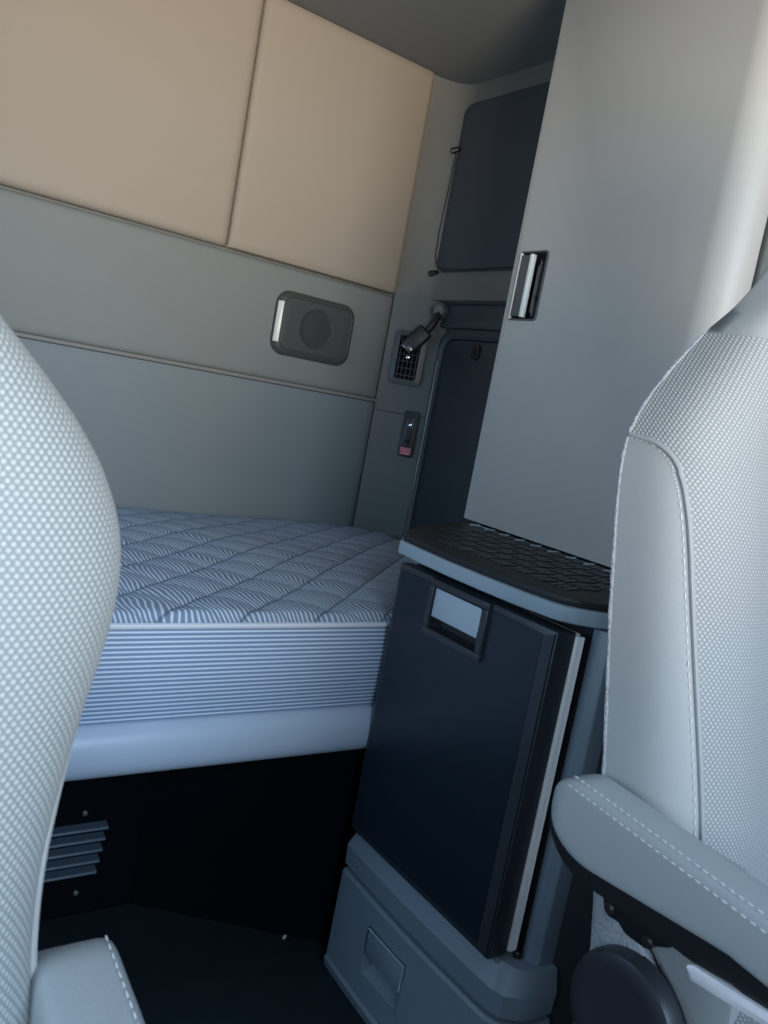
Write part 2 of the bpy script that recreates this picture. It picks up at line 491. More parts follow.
sw = thing('wall_switch', 'small dark switch with a red label below the vent', 'switch', CM(.135, 1.02).translation)
m_ = CM(.135, 1.105)
b = new(); add_prism(b, rrect(-.025, .025, -.08, .08, .006), -.009, 0.002, 'y', .0015, M=m_); mk('plate', b, M['lamp_dark'], sw)
b = new(); add_prism(b, rrect(-.015, .015, -.032, .062, .0145), -.0125, -.008, 'y', .001, M=m_); mk('bezel', b, M['black'], sw)
b = new(); add_prism(b, rrect(-.010, .010, -.025, .022, .006), -.019, -.010, 'y', .003, M=m_); mk('rocker', b, M['lamp_dark'], sw)
b = new(); add_box(b, -.003, .006, -.0145, -.012, .028, .036, .001, M=m_); mk('indicator', b, M['glint'], sw)
lb = new(); add_box(lb, -.019, .019, -.0105, -.0085, -.074, -.048, .0008, M=m_); lbo = mk('label_plate', lb, M['red'], sw)
lbo['label'] = 'red label with white markings'
b = new()
for (x0, x1, z0, z1) in ((-.017, .017, -.0505, -.0495), (-.017, .017, -.0725, -.0715), (-.0175, -.0165, -.072, -.050), (.0165, .0175, -.072, -.050),
                         (-.013, -.002, -.0565, -.0545), (.001, .012, -.0580, -.056), (-.012, .003, -.063, -.061), (.005, .013, -.0645, -.0625), (-.013, -.005, -.069, -.067), (-.002, .012, -.0695, -.0675)):
    add_box(b, x0, x1, -.0112, -.0100, z0, z1, M=m_)
mk('marking', b, M['cloth_white'], lbo, smooth=False)

# reading lamp
rl = thing('reading_lamp', 'small dark reading lamp on a round grey base beside the vent', 'lamp', (1.765, 2.33, 1.50))
b = new()
add_tube(b, [(1.79, 2.352, 1.538), (1.772, 2.335, 1.538), (1.752, 2.318, 1.537), (1.742, 2.309, 1.536)], [.028, .029, .027, .016], 20)
mk('base', b, M['knob_grey'], rl)
b = new(); add_tube(b, [(1.752, 2.315, 1.527), (1.738, 2.310, 1.50), (1.728, 2.315, 1.475), (1.718, 2.325, 1.455)], [.011, .012, .012, .011], 12)
mk('neck', b, M['lamp_dark'], rl)
b = new()
Mh = Matrix.Translation((1.692, 2.335, 1.425)) @ Matrix.Rotation(radians(-42), 4, 'Z') @ Matrix.Rotation(radians(38), 4, 'Y')
add_box(b, -.027, .027, -.02, .02, -.047, .047, .008, 3, M=Mh)
mk('lamp_head', b, M['lamp_dark'], rl)
b = new(); add_box(b, -.019, .019, -.0215, -.018, -.049, -.03, .001, M=Mh); mk('lens', b, material('lamp_lens', (.09, .05, .05), .2, .6), rl)

# ------------------------------------------------------------------ dark padded cover on upper side wall with its cord
cp = thing('side_cover_panel', 'dark padded cover panel high on the side wall, edged with thin cord', 'cover panel', (1.79, 2.0, 1.60))
def pad_x(y0, y1, z0, z1, xf, xb, r=.02, bev=.006):
    b = new(); add_prism(b, rrect(y0, y1, z0, z1, r), xf, xb, 'x', bev, 3); return b
mk('cover', pad_x(1.66, 2.425, 1.672, 2.235, 1.774, 1.790, .05, .007), M['dark_panel'], cp)
cord = [(1.764, 2.405, 2.09), (1.766, 2.41, 2.0), (1.766, 2.415, 1.9), (1.765, 2.42, 1.80), (1.764, 2.415, 1.73), (1.764, 2.395, 1.692), (1.766, 2.35, 1.678), (1.769, 2.25, 1.676), (1.770, 2.0, 1.678), (1.770, 1.7, 1.682)]
b = new(); add_tube(b, cord, .0016, 6); mk('cord', b, M['lamp_dark'], cp)
for (y, z) in ((2.40, 2.085), (2.40, 1.672)):
    b = new(); add_tube(b, [(1.776, y, z), (1.760, y - .004, z - .004), (1.748, y + .008, z - .012)], [.006, .008, .010], 10)
    mk('fastener', b, M['black'], cp)
b = new(); add_prism(b, rrect(1.66, 2.345, 1.485, 1.563, .01), 1.785, XR, 'x', .004)
tag(mk('trim_4', b, M['side_plastic']), 'dark horizontal trim band above the side luggage door', 'trim', kind='structure')

# luggage door on side wall
ld = thing('luggage_door', 'dark side luggage door with rounded corners and small latch', 'door', (1.79, 1.9, .56))
outer = rrect(1.66, 2.322, .56, 1.480, .06, 8); inner = rrect(1.69, 2.288, .59, 1.448, .05, 8)
b = new(); n = len(outer)
seq = [(outer, 1.80), (outer, 1.782), ([(o[0] * .35 + i[0] * .65, o[1] * .35 + i[1] * .65) for o, i in zip(outer, inner)], 1.768), (inner, 1.776), (inner, 1.792)]
prev = None
for P, x in seq:
    ring = [b.verts.new((x, y, z)) for y, z in P]
    if prev:
        for i in range(n): b.faces.new((prev[i], prev[(i + 1) % n], ring[(i + 1) % n], ring[i]))
    prev = ring
mk('door_frame', b, M['side_plastic'], ld)
b = new(); add_prism(b, rrect(1.693, 2.285, .593, 1.445, .047, 8), 1.780, 1.795, 'x', .004); dp = mk('door_panel', b, M['door_plastic'], ld)
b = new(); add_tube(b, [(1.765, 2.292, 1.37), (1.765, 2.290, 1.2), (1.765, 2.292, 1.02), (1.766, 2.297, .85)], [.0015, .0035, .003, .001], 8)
hl = mk('door_highlight', b, material('door_highlight_tone', (.35, .38, .4), .3, .5), ld); hl['label'] = 'highlight along the door edge, shaped as a pale bead'  # highlight on the frame edge, modelled as a thin pale tube
b = new(); add_prism(b, rrect(2.098, 2.134, 1.385, 1.435, .014), 1.772, 1.781, 'x', .002); lt = mk('latch', b, M['black'], dp)
b = new(); add_box(b, 1.768, 1.773, 2.108, 2.124, 1.40, 1.42, .002); mk('latch_button', b, M['lamp_dark'], lt)

# ------------------------------------------------------------------ bunk: mattress + bed frame
MX0, MX1, MY0, MY1, MZ0, MZ1 = -.83, 1.69, 1.385, 2.436, .556, .742
def ymax(x):
    r = .20
    if x < MX1 - r: return MY1
    d = x - (MX1 - r)
    return MY1 - (r - sqrt(max(0, r * r - d * d))) * .9
def xs_list():
    n = 420
    l = [MX0 + (MX1 - MX0) * i / n for i in range(n)]
    return l + [MX1 - .006, MX1 - .003, MX1 - .001, MX1]
def top_z(x, y):
    a = (-x * .656 + y * .755 - .467) / .107
    c = (x * .656 + y * .755) / .107
    q = abs(sin(pi * a + .12 * sin(7 * y + 3 * x))) ** .42 * .72 + abs(sin(pi * c + .3 * sin(9 * x))) ** .5 * .28
    e = min(y - MY0, ymax(x) - y, x - MX0, MX1 - x)
    k = min(1, max(0, e) / .012); edge = sqrt(max(0, 1 - (1 - k) ** 2))
    crown = .016 * sin(pi * min(1, max(0, (y - MY0) / (MY1 - MY0))))
    k3 = min(1, max(0, e) / .03); fade = k3 * k3 * (3 - 2 * k3)
    return MZ1 - .005 + edge * .002 + fade * (.004 + .013 * q) + crown + .002 * sin(11 * x + 5 * y) * fade
rows = []
for x in xs_list():
    ym = ymax(x); row = []
    for j in range(171):
        y = MY0 + (ym - MY0) * j / 170
        row.append((x, y, top_z(x, y)))
    rows.append(row)
mt = thing('mattress', 'blue striped quilted mattress lying on the bunk', 'mattress', (.4, 1.9, MZ0))
b = new(); add_grid(b, rows); mk('quilted_top', b, M['ticking_top'], mt, angle=80)
outl = [(MX0, MY0), (MX1, MY0)]
outl = [(x, MY0) for x in [MX0 + (MX1 - MX0) * i / 60 for i in range(61)]] + [(x, ymax(x)) for x in reversed(xs_list()[::3] + [MX1])]
def off(pts, z, o):
    cx, cy = .4, 1.9
    res = []
    for x, y in pts:
        dx = o if x > MX1 - .25 and y > MY0 + .01 else (-o if x < MX0 + .01 else 0)
        dy = -o if y < MY0 + .01 else (o if x < MX1 - .01 else 0)
        res.append((x + dx, y + dy, z))
    return res
b = new(); prev = None
for k in range(9):
    t = k / 8; z = MZ0 + (MZ1 - .01 - MZ0) * t
    ring = [b.verts.new(q) for q in off(outl, z, .010 * sin(pi * t))]
    if prev:
        n = len(ring)
        for i in range(n): b.faces.new((prev[i], prev[(i + 1) % n], ring[(i + 1) % n], ring[i]))
    else: b.faces.new(ring)
    prev = ring
mk('side_panel', b, M['ticking_side'], mt)
b = new(); add_tube(b, off(outl, MZ1 - .007, .001), .006, 8, closed=True); mk('edge_binding', b, M['cloth_white'], mt)

bd = thing('bunk_bed', 'pale blue-grey rounded bunk rail under the striped mattress', 'bed', (.4, 1.9, .45))
pr = [(1.40, .556), (1.384, .553), (1.374, .548), (1.366, .538), (1.360, .525), (1.357, .51), (1.356, .495), (1.357, .482), (1.361, .47), (1.368, .461), (1.378, .455), (1.40, .452)]
b = new(); add_prism(b, [(y, z) for y, z in pr], XL + .02, 1.66, 'x'); mk('front_rail', b, M['rail'], bd)
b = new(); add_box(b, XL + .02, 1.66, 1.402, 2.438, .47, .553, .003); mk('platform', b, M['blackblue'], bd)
for k in (0, 1):
    b = new(); add_tube(b, [(.96 + .0 * k, 1.44 + .03 * k, .462), (1.045, 1.43 + .03 * k, .455)], .0025, 8); mk('support_rod', b, M['gun'], bd)

# under-bunk storage boards
ub = thing('bunk_base_panel', 'black board under the bunk with a louvred grille', 'panel', (0, 1.64, 0))
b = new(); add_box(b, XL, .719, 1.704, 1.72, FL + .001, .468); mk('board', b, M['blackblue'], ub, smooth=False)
b = new()
for k in range(5):
    z = .058 + .0262 * k
    add_prism(b, [(1.704, z + .004), (1.684, z), (1.681, z + .003), (1.684, z + .008), (1.704, z + .012)], .44, .622 + .003 * k, 'x', .001, 1)
mk('louvre_grille', b, M['louver'], ub, smooth=False)
for (x, z) in ((.583, .200), (.588, .008)):
    b = new(); add_tube(b, [(x, 1.705, z), (x, 1.698, z), (x, 1.696, z)], [.006, .006, .003], 10); mk('screw', b, M['gun'], ub)
b = new()
Mp = Matrix.Translation((.719, 1.704, 0)) @ Matrix.Rotation(math.atan2(-.293, .381), 4, 'Z')
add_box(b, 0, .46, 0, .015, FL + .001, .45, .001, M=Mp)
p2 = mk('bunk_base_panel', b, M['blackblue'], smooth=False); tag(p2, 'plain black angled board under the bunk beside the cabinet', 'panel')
b = new(); add_box(b, -.008, .008, -.003, .003, .0, .003, .0008, M=Matrix.Translation((1.010, 1.475, FL)) @ Matrix.Rotation(.7, 4, 'Z'))
tag(mk('paper_scrap', b, M['cloth_white']), 'tiny white scrap on the dark floor under the bunk', 'scrap')

# ------------------------------------------------------------------ fridge cabinet
cb = thing('fridge_cabinet', 'grey floor cabinet with black fridge door and bottom drawer', 'cabinet', (1.4, 1.1, FL))
YN, YF = .853, 1.352
b = new()
add_prism(b, [(1.160, YN), (1.760, YN), (1.760, YF), (1.160, YF)], FL + .001, .893, bev=.004)
mk('body', b, M['cab_side'], cb)
b = new(); add_prism(b, [(1.120, .893), (1.117, .876), (1.128, .858), (1.160, .852), (1.160, .893)], .25, .893, bev=.003); mk('frame_post', b, M['cab_grey'], cb)
b = new(); add_prism(b, [(1.078, 1.343), (1.078, 1.354), (1.160, 1.354), (1.160, 1.343)], .25, .893, bev=.002); mk('frame_post', b, M['cab_grey'], cb)
b = new(); add_box(b, 1.125, 1.160, .886, 1.343, .28, .893); mk('fridge_cavity', b, M['black'], cb, smooth=False)
def front_poly(x0, bow=.010, yn=YN, yf=1.354, ch=.055):
    pts = []
    for k in range(13):
        t = k / 12; y = yf + (yn + ch - yf) * t
        pts.append((x0 - bow * 4 * t * (1 - t) * .6 - .0 * t, y))
    pts += [(x0 + .010, yn + ch * .5), (x0 + .035, yn + .008), (x0 + .06, yn)]
    return pts
def ring_loft(bm, layers, back=1.20):
    prev = None
    for pts, z in layers:
        full = pts + [(back, pts[-1][1]), (back, pts[0][1])]
        ring = [bm.verts.new((x, y, z)) for x, y in full]
        n = len(ring)
        if prev:
            for i in range(n): bm.faces.new((prev[i], prev[(i + 1) % n], ring[(i + 1) % n], ring[i]))
        else: bm.faces.new(ring)
        prev = ring
    bm.faces.new(prev)
b = new(); ring_loft(b, [(front_poly(1.056, yn=.838), .196), (front_poly(1.050, yn=.834), .202), (front_poly(1.047, yn=.832), .245), (front_poly(1.051, yn=.834), .252), (front_poly(1.074, yn=.842), .283), (front_poly(1.082, yn=.846), .284)], 1.16)
mk('ledge', b, M['cab_grey'], cb, angle=31)
b = new(); add_box(b, 1.085, 1.16, .86, 1.348, FL + .001, .25); mk('plinth', b, M['black'], cb, smooth=False)
b = new(); ring_loft(b, [(front_poly(1.056, .012, yn=.836), -.046), (front_poly(1.044, .014, yn=.832), -.042), (front_poly(1.040, .015, yn=.83), -.022), (front_poly(1.045, .014, yn=.83), -.016), (front_poly(1.047, .012, yn=.832), .184), (front_poly(1.052, .011, yn=.835), .190)], 1.16)
dr = mk('drawer', b, M['cab_grey'], cb, angle=31)
c = new(); add_prism(c, [(1.0, .142), (1.048, .142), (1.082, .118), (1.082, .058), (1.048, .030), (1.0, .028)], 1.090, 1.225, 'y')
cut(dr, c)
b = new(); add_box(b, 1.034, 1.040, 1.092, 1.214, .087, .1405, .001); pl = mk('pull_flap', b, M['cab_grey'], dr)
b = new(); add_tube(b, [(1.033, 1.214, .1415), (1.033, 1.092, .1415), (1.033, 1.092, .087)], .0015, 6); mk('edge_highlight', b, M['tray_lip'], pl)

# fridge door
b = new(); add_prism(b, [(.902, .285), (1.354, .285), (1.354, .881), (.902, .881)], 1.046, 1.092, 'x', .004)
door = mk('fridge_door', b, M['fridge_frame'], cb)
c = new(); add_box(c, 1.03, 1.074, 1.078, 1.222, .784, .868); 
cut(door, c)
# inner flat panel, with an opening round the handle
b = new()
def strip(y0, y1, z0, z1): add_box(b, 1.0435, 1.047, y0, y1, z0, z1)
y0, y1, z0, z1 = .932, 1.342, .300, .868
hy0, hy1, hz0, hz1 = 1.062, 1.236, .768, .884
strip(y0, hy0, z0, z1); strip(hy1, y1, z0, z1); strip(hy0, hy1, z0, hz0)
mk('door_panel', b, M['fridge_panel'], door, smooth=False)
b = new()
add_prism(b, [(.906, .289), (.930, .300), (.930, .868), (.906, .877)], 1.0425, 1.047, 'x')
mk('edge_strip', b, M['fridge_frame'], door, smooth=False)
b = new()
for (a0, a1, c0, c1) in ((1.062, 1.236, .868, .881), (1.062, 1.236, .770, .784), (1.062, 1.078, .784, .868), (1.222, 1.236, .784, .868)):
    add_box(b, 1.036, 1.050, a0, a1, c0, c1, .002)
hb = mk('handle', b, M['fridge_frame'], door)
b = new(); add_box(b, 1.040, 1.046, 1.080, 1.220, .808, .866, .001); hp = mk('handle_plate', b, M['handle_plate'], hb); 
b = new(); add_tube(b, [(1.039, 1.219, .866), (1.039, 1.081, .866), (1.039, 1.081, .808), (1.039, 1.219, .808), (1.039, 1.219, .866)], .0011, 6); mk('plate_edge', b, M['black'], hb)
b = new(); add_box(b, 1.0925, 1.106, .905, 1.352, .288, .878, .002); add_prism(b, [(1.0925, .9015), (1.0985, .8965), (1.099, .906)], .292, .874, 'z', .0008); add_prism(b, [(1.100, .8995), (1.106, .8945), (1.1065, .906)], .292, .874, 'z', .0008)
mk('gasket', b, M['gasket'], door)
b = new(); add_tube(b, [(1.11, .893, .275), (1.11, .893, .292), (1.11, .893, .296)], [.009, .009, .006], 14); mk('hinge', b, M['black'], cb)

# top tray
tp = [(1.047, 1.372), (1.040, 1.30), (1.034, 1.20), (1.034, 1.10), (1.040, 1.0), (1.050, .93), (1.058, .913), (1.076, .894), (1.102, .876), (1.14, .862), (1.2, .852), (1.760, .850), (1.760, 1.62), (1.42, 1.60), (1.29, 1.555), (1.17, 1.485), (1.10, 1.43)]
def inset(poly, d):
    n = len(poly); out = []
    area = sum(poly[i][0] * poly[(i + 1) % n][1] - poly[(i + 1) % n][0] * poly[i][1] for i in range(n))
    s = 1 if area > 0 else -1
    for i in range(n):
        p0 = Vector(poly[i - 1]); p1 = Vector(poly[i]); p2 = Vector(poly[(i + 1) % n])
        a = (p1 - p0).normalized(); c = (p2 - p1).normalized()
        na = Vector((-a.y, a.x)) * s; nc = Vector((-c.y, c.x)) * s
        m = (na + nc).normalized()
        k = d / max(.4, m.dot(na))
        out.append((p1.x + m.x * k, p1.y + m.y * k))
    return out
b = new(); add_prism(b, tp, .896, .924, bev=.004, seg=3); mk('top_tray', b, M['tray_lip'], cb)
def in_poly(x, y, P):
    r = False; n = len(P)
    for i in range(n):
        a = P[i]; c = P[(i + 1) % n]
        if (a[1] > y) != (c[1] > y) and x < (c[0] - a[0]) * (y - a[1]) / (c[1] - a[1]) + a[0]: r = not r
    return r
mat_p = inset(tp, .006)
b = new(); add_prism(b, mat_p, .9245, .938, bev=.003, seg=2)
mat_o = mk('rubber_mat', b, M['rubber'], cb)
ip = inset(tp, .045)
b = new()
# raised ribs: diagonal bars and short cross treads
cell = .054
for i in range(0, 14):
    for j in range(0, 16):
        x = 1.07 + i * cell; y = .87 + j * cell
        if x > 1.46: continue
        if all(in_poly(x + dx, y + dy, ip) for dx in (-.02, .02) for dy in (-.02, .02)):
            Mr = Matrix.Translation((x, y, .938)) @ Matrix.Rotation(radians(10 if (i + j) % 2 else -10), 4, 'Z')
            for q in (-.015, 0, .015):
                add_box(b, -.020, .020, q - .005, q + .005, -.001, .003, .0012, 1, M=Mr)
mk('tread_ribs', b, M['rib'], mat_o, smooth=False)
b = new()
for j in range(13): add_box(b, 1.385, 1.419, .895 + j * .054, .898 + j * .054, .9375, .9425, .0008, 1)
add_box(b, 1.415, 1.418, .895, 1.545, .9375, .940)
mk('ridges', b, M['tray_lip'], mat_o, smooth=False)

# ------------------------------------------------------------------ wardrobe standing on the cabinet
wd = thing('wardrobe', 'tall pale grey wardrobe with rounded near corner above the fridge cabinet', 'wardrobe', (1.58, 1.3, .942))
WX, WY1, R_ = 1.42, 1.613, .068
WYN = 1.0
WB, WT = .945, ZC - .002
def wpoly(inset_=0):
    pts = [(WX + inset_, WY1 - inset_)]
    cx, cy = WX + R_, WYN + R_
    for k in range(15):
        t = radians(180 + 90 * k / 14)
        pts.append((cx + (R_ - inset_) * cos(t), cy + (R_ - inset_) * sin(t)))
    return pts
w0 = wpoly(.012) + [(1.760, WYN + .012), (1.760, WY1 - .012)]
b = new(); add_prism(b, w0, WB + .004, WT, bev=0); wbody = mk('carcass', b, M['wardrobe_edge'], wd)
pf = wpoly(0); pi_ = wpoly(.011)
b = new(); add_prism(b, pf + [(1.495, WYN), (1.495, WYN + .011)] + list(reversed(pi_)), WB, WT, bev=.0018, seg=2)
wdoor = mk('door', b, M['wardrobe'], wd, angle=30)
sc = WX / 1.5
ya, yb_, za, zb = 1.592, 1.497, 1.455, 1.618
c = new(); add_prism(c, rrect(yb_, ya, za, zb, .008), WX - .02, WX + .03, 'x'); cut(wdoor, c)
c = new(); add_prism(c, rrect(yb_, ya, za, zb, .008), WX - .02, WX + .03, 'x'); cut(wbody, c)
hd = new(); 
o_ = rrect(yb_ - .002, ya + .002, za - .002, zb + .002, .010); i_ = rrect(yb_ + .002, ya - .002, za + .002, zb - .002, .008)
for (P, Q, x0, x1) in ((o_, o_, WX + .002, WX - .003), (o_, i_, WX - .003, WX - .004), (i_, i_, WX - .004, WX + .026)):
    a_ = [hd.verts.new((x0, y, z)) for y, z in P]; c_ = [hd.verts.new((x1, y, z)) for y, z in Q]
    for i in range(len(P)): hd.faces.new((a_[i], a_[(i + 1) % len(P)], c_[(i + 1) % len(P)], c_[i]))
bmesh.ops.remove_doubles(hd, verts=hd.verts[:], dist=1e-5)
hcup = mk('handle', hd, material('handle_cup', (.10, .10, .10), .35, .5), wdoor)
b = new(); add_box(b, WX + .022, WX + .027, yb_, ya, za, zb); mk('recess_back', b, M['black'], hcup, smooth=False)
b = new(); add_box(b, WX - .006, WX + .004, 1.552, 1.583, za + .008, zb - .008, .002); mk('paddle', b, M['gun'], hcup)
b = new(); add_box(b, WX - .008, WX + .006, 1.542, 1.5515, za + .006, zb - .006, .0015); mk('chrome_bar', b, M['chrome'], hcup)
b = new(); add_box(b, WX - .0055, WX + .002, 1.585, 1.590, za + .001, zb - .001, .001); mk('chrome_edge', b, M['chrome'], hcup)
b = new()
add_box(b, WX + .004, WX + .02, 1.520, 1.524, za + .06, zb - .02, .001); add_box(b, WX + .004, WX + .02, 1.519, 1.523, za + .01, za + .045, .001)
add_box(b, WX + .010, WX + .02, 1.528, 1.536, za + .02, zb - .03, .001)
mk('latch_mechanism', b, M['gun'], hcup, smooth=False)

# trim post between wardrobe and cab side
b = new(); add_prism(b, [(1.530, .990), (1.70, .93), (1.80, .91), (1.80, 1.006), (1.520, 1.006)], .945, ZC, bev=.003)
tag(mk('trim_5', b, M['side_plastic']), 'dark pillar trim right of the wardrobe', 'trim', kind='structure')
b = new(); add_prism(b, [(1.503, .995), (1.512, .986), (1.526, .984), (1.528, 1.006), (1.503, 1.006)], .945, ZC, bev=.002)
tag(mk('trim_6', b, M['corner_vinyl']), 'thin paler edge strip on the pillar right of the wardrobe', 'trim', kind='structure')

# ------------------------------------------------------------------ seats
HW = [(-.70, .26), (-.62, .262), (-.5, .266), (-.35, .270), (-.2, .278), (-.08, .281), (-.03, .279), (0, .272), (.03, .258), (.06, .237), (.09, .210), (.12, .180), (.15, .150), (.18, .124), (.20, .110), (.225, .097), (.26, .084), (.32, .081), (.38, .080), (.42, .080), (.45, .060), (.467, .035), (.47, .015)]
DP = [(-.62, .125), (-.3, .128), (-.05, .125), (.03, .112), (.09, .100), (.15, .090), (.2, .085), (.3, .09), (.4, .08), (.45, .05), (.47, .02)]
TH = [(-.62, 40), (-.4, 47), (-.2, 56), (-.10, 61), (-.065, 64), (-.045, 66.5), (-.03, 69.5), (-.02, 73), (-.012, 77.5), (-.006, 82.5), (.0, 90)]
def smooth_tab(tab, t, w=.015):
    return sum(lerp_tab(tab, t + w * k) for k in (-2, -1, 0, 1, 2)) / 5
def make_seat(label, cx, ysh, zs, mesh_mat, lean=.174, waist=0.0, seam_add=0.0):
    hwk = 1.0
    st = thing('truck_seat', label, 'seat', (cx, ysh - .3, FL))
    yr = lambda z: ysh + lean * (z - zs) * (1 if z < zs else .35) - .35 * max(0, z - zs - .15) * (1 if zs > 0 else 0)
    hwf = lambda D: smooth_tab(HW, D) * (1 - waist * smooth_tab([(-.7, .2), (-.6, .2), (-.45, .40), (-.36, .66), (-.28, .95), (-.18, .70), (-.12, .35), (-.05, 0)], D, .02))
    def sec(D, th):
        hw = hwf(D); dp = smooth_tab(DP, D); z = zs + D
        e = .5
        s = sin(radians(th)); c_ = max(0, cos(radians(th)))
        x = hw * s ** e; y = -dp * c_ ** e
        # shallow hollow in the middle and a lumbar swell
        hol = .022 * math.exp(-(x / (.55 * hw)) ** 4) * (1 if D < .05 else max(0, 1 - (D - .05) / .12))
        y += hol - .012 * math.exp(-((D + .42) / .12) ** 2) * math.exp(-(x / .2) ** 2)
        return x, yr(z) + y, z
    rowsD = [-.60 + .012 * k for k in range(46)] + [-.054 + .004 * k for k in range(13)] + [-.003, 0.0] + [.01 * k for k in range(1, 15)]
    NC = 30
    def build(thA, thB, Ds, sgn, uvon=True, nc=NC):
        rows = []; uvs = []
        vacc = 0
        for D in Ds:
            a0 = thA(D); a1 = thB(D); row = []; uv = []; u = 0
            # arc length from centre to a0
            last = None
            m = 24
            for k in range(m + 1):
                p = Vector(sec(D, a0 * k / m))
                if last is not None: u += (p - last).length
                last = p
            for k in range(nc + 1):
                th = a0 + (a1 - a0) * k / nc
                x, y, z = sec(D, th)
                p = Vector((x, y, z))
                if k > 0: u += (p - last).length
                last = p
                row.append((cx + sgn * x, y, z)); uv.append((sgn * u, D * 1.02))
            rows.append(row); uvs.append(uv)
        return rows, uvs
    th_s = lambda D: min(90, (smooth_tab(TH, D, .008) if D < -.03 else lerp_tab(TH, D)) + (seam_add if D < -.0 else 0))
    one = lambda D: 90.0
    zero = lambda D: 0.0
    lowD = [d for d in rowsD if d <= 0.0001]
    # centre cloth: from centre to seam, both sides, then shoulders
    b = new()
    for sgn in (-1, 1):
        r, u = build(zero, th_s, rowsD, sgn, nc=44); add_grid(b, r, u)
    bmesh.ops.remove_doubles(b, verts=b.verts[:], dist=1e-6)
    mk('backrest', b, mesh_mat, st, angle=80)
    for sgn in (-1, 1):
        b = new(); r, u = build(th_s, one, lowD, sgn, nc=14); add_grid(b, r)
        bmesh.ops.remove_doubles(b, verts=b.verts[:], dist=1e-6)
        bo = mk('bolster', b, M['leather'], st, angle=80)
        pts = [];
        for D in lowD:
            x, y, z = sec(D, th_s(D)); pts.append((cx + sgn * (x + .0005), y - .001, z))
        b = new(); add_tube(b, pts, .0032, 8); mk('piping', b, M['leather'], bo)
        s1 = [];
        for D in lowD:
            x, y, z = sec(D, min(90, th_s(D) + 4)); s1.append((cx + sgn * (x + .0006), y - .0006, z))
        mk('stitching', stitches(s1, .004, .003, .0007), M['stitch'], bo)
    # headrest
    hD = [.14 + .01 * k for k in range(31)] + [.453, .46, .466, .47]
    b = new()
    for sgn in (-1, 1):
        r, u = build(zero, one, hD, sgn, nc=22); add_grid(b, r)
        r2 = [[(p[0], yr(p[2]) + (yr(p[2]) - p[1]) * .18 * min(1, max(0, (p[2] - zs - .17) / .08)), p[2]) for p in row] for row in r]; add_grid(b, r2)
    # cap the top
    bmesh.ops.remove_doubles(b, verts=b.verts[:], dist=1e-6)
    bmesh.ops.holes_fill(b, edges=[e for e in b.edges if e.is_boundary and min(v.co.z for v in e.verts) > zs + .46], sides=0)
    hr = mk('headrest', b, M['leather'], st, angle=80)
    # rear shell of felt
    allD = rowsD
    b = new()
    for sgn in (-1, 1):
        rows = []
        for D in allD:
            row = []
            for k in range(9):
                t = k / 8; hw = hwf(D)
                z = zs + D
                x = hw * (1 - t) ** .55 if t < 1 else 0
                y = yr(z) + .050 * sin(pi / 2 * t) ** .8
                row.append((cx + sgn * x, y, z))
            rows.append(row)
        add_grid(b, rows)
    bmesh.ops.remove_doubles(b, verts=b.verts[:], dist=1e-6)
    mk('back_cover', b, M['fuzz'], st, angle=80)
    # fuzzy felt edge along the side
    for sgn in (-1, 1):
        b = new(); pts = []; rr = []
        for D in [d for d in allD if -.6 <= d <= .14]:
            x, y, z = sec(D, 90); pts.append((cx + sgn * (x - .0005), y + .002, z)); rr.append(.0018 + random.random() * .0010)
        add_tube(b, pts, rr, 7); mk('felt_edge', b, M['fuzz'], st)
    # cushion
    ct = zs - .535
    b = new()
    yb0 = yr(ct) - .09
    rows = []; uvs = []
    hwc = .262 * hwk
    N1, N2 = 26, 26
    for i in range(N1 + 1):
        row = []; uv = []
        y = yb0 - .50 * i / N1
        for j in range(N2 + 1):
            s = -1 + 2 * j / N2
            x = hwc * s
            e = min(1, (1 - abs(s)) / .16); e2 = min(1, (i / N1) / .05, (1 - i / N1) / .12)
            z = ct - .035 * (1 - sqrt(1 - (1 - e) ** 2)) - .045 * (1 - sqrt(max(0, 1 - (1 - e2) ** 2))) + .012 * abs(s) ** 3
            row.append((cx + x, y, z)); uv.append((x - math.copysign(1, s) * (z - ct) * (1 if abs(s) > .8 else 0), y + (z - ct) * (1 if i > N1 * .85 else 0)))
        rows.append(row); uvs.append(uv)
    add_grid(b, rows, uvs); cu = mk('cushion', b, mesh_mat, st, angle=80)
    b = new(); add_box(b, cx - hwc, cx + hwc, yb0 - .50, yb0, ct - .14, ct - .02, .012, 3); mk('cushion_base', b, M['leather'], cu)
    b = new(); add_prism(b, [(yb0 - .44, FL + .001), (yb0 - .02, FL + .001), (yb0 - .06, ct - .14), (yb0 - .40, ct - .14)], cx - .19, cx + .19, 'x', .01); mk('pedestal', b, M['black'], st)
    return st, yr

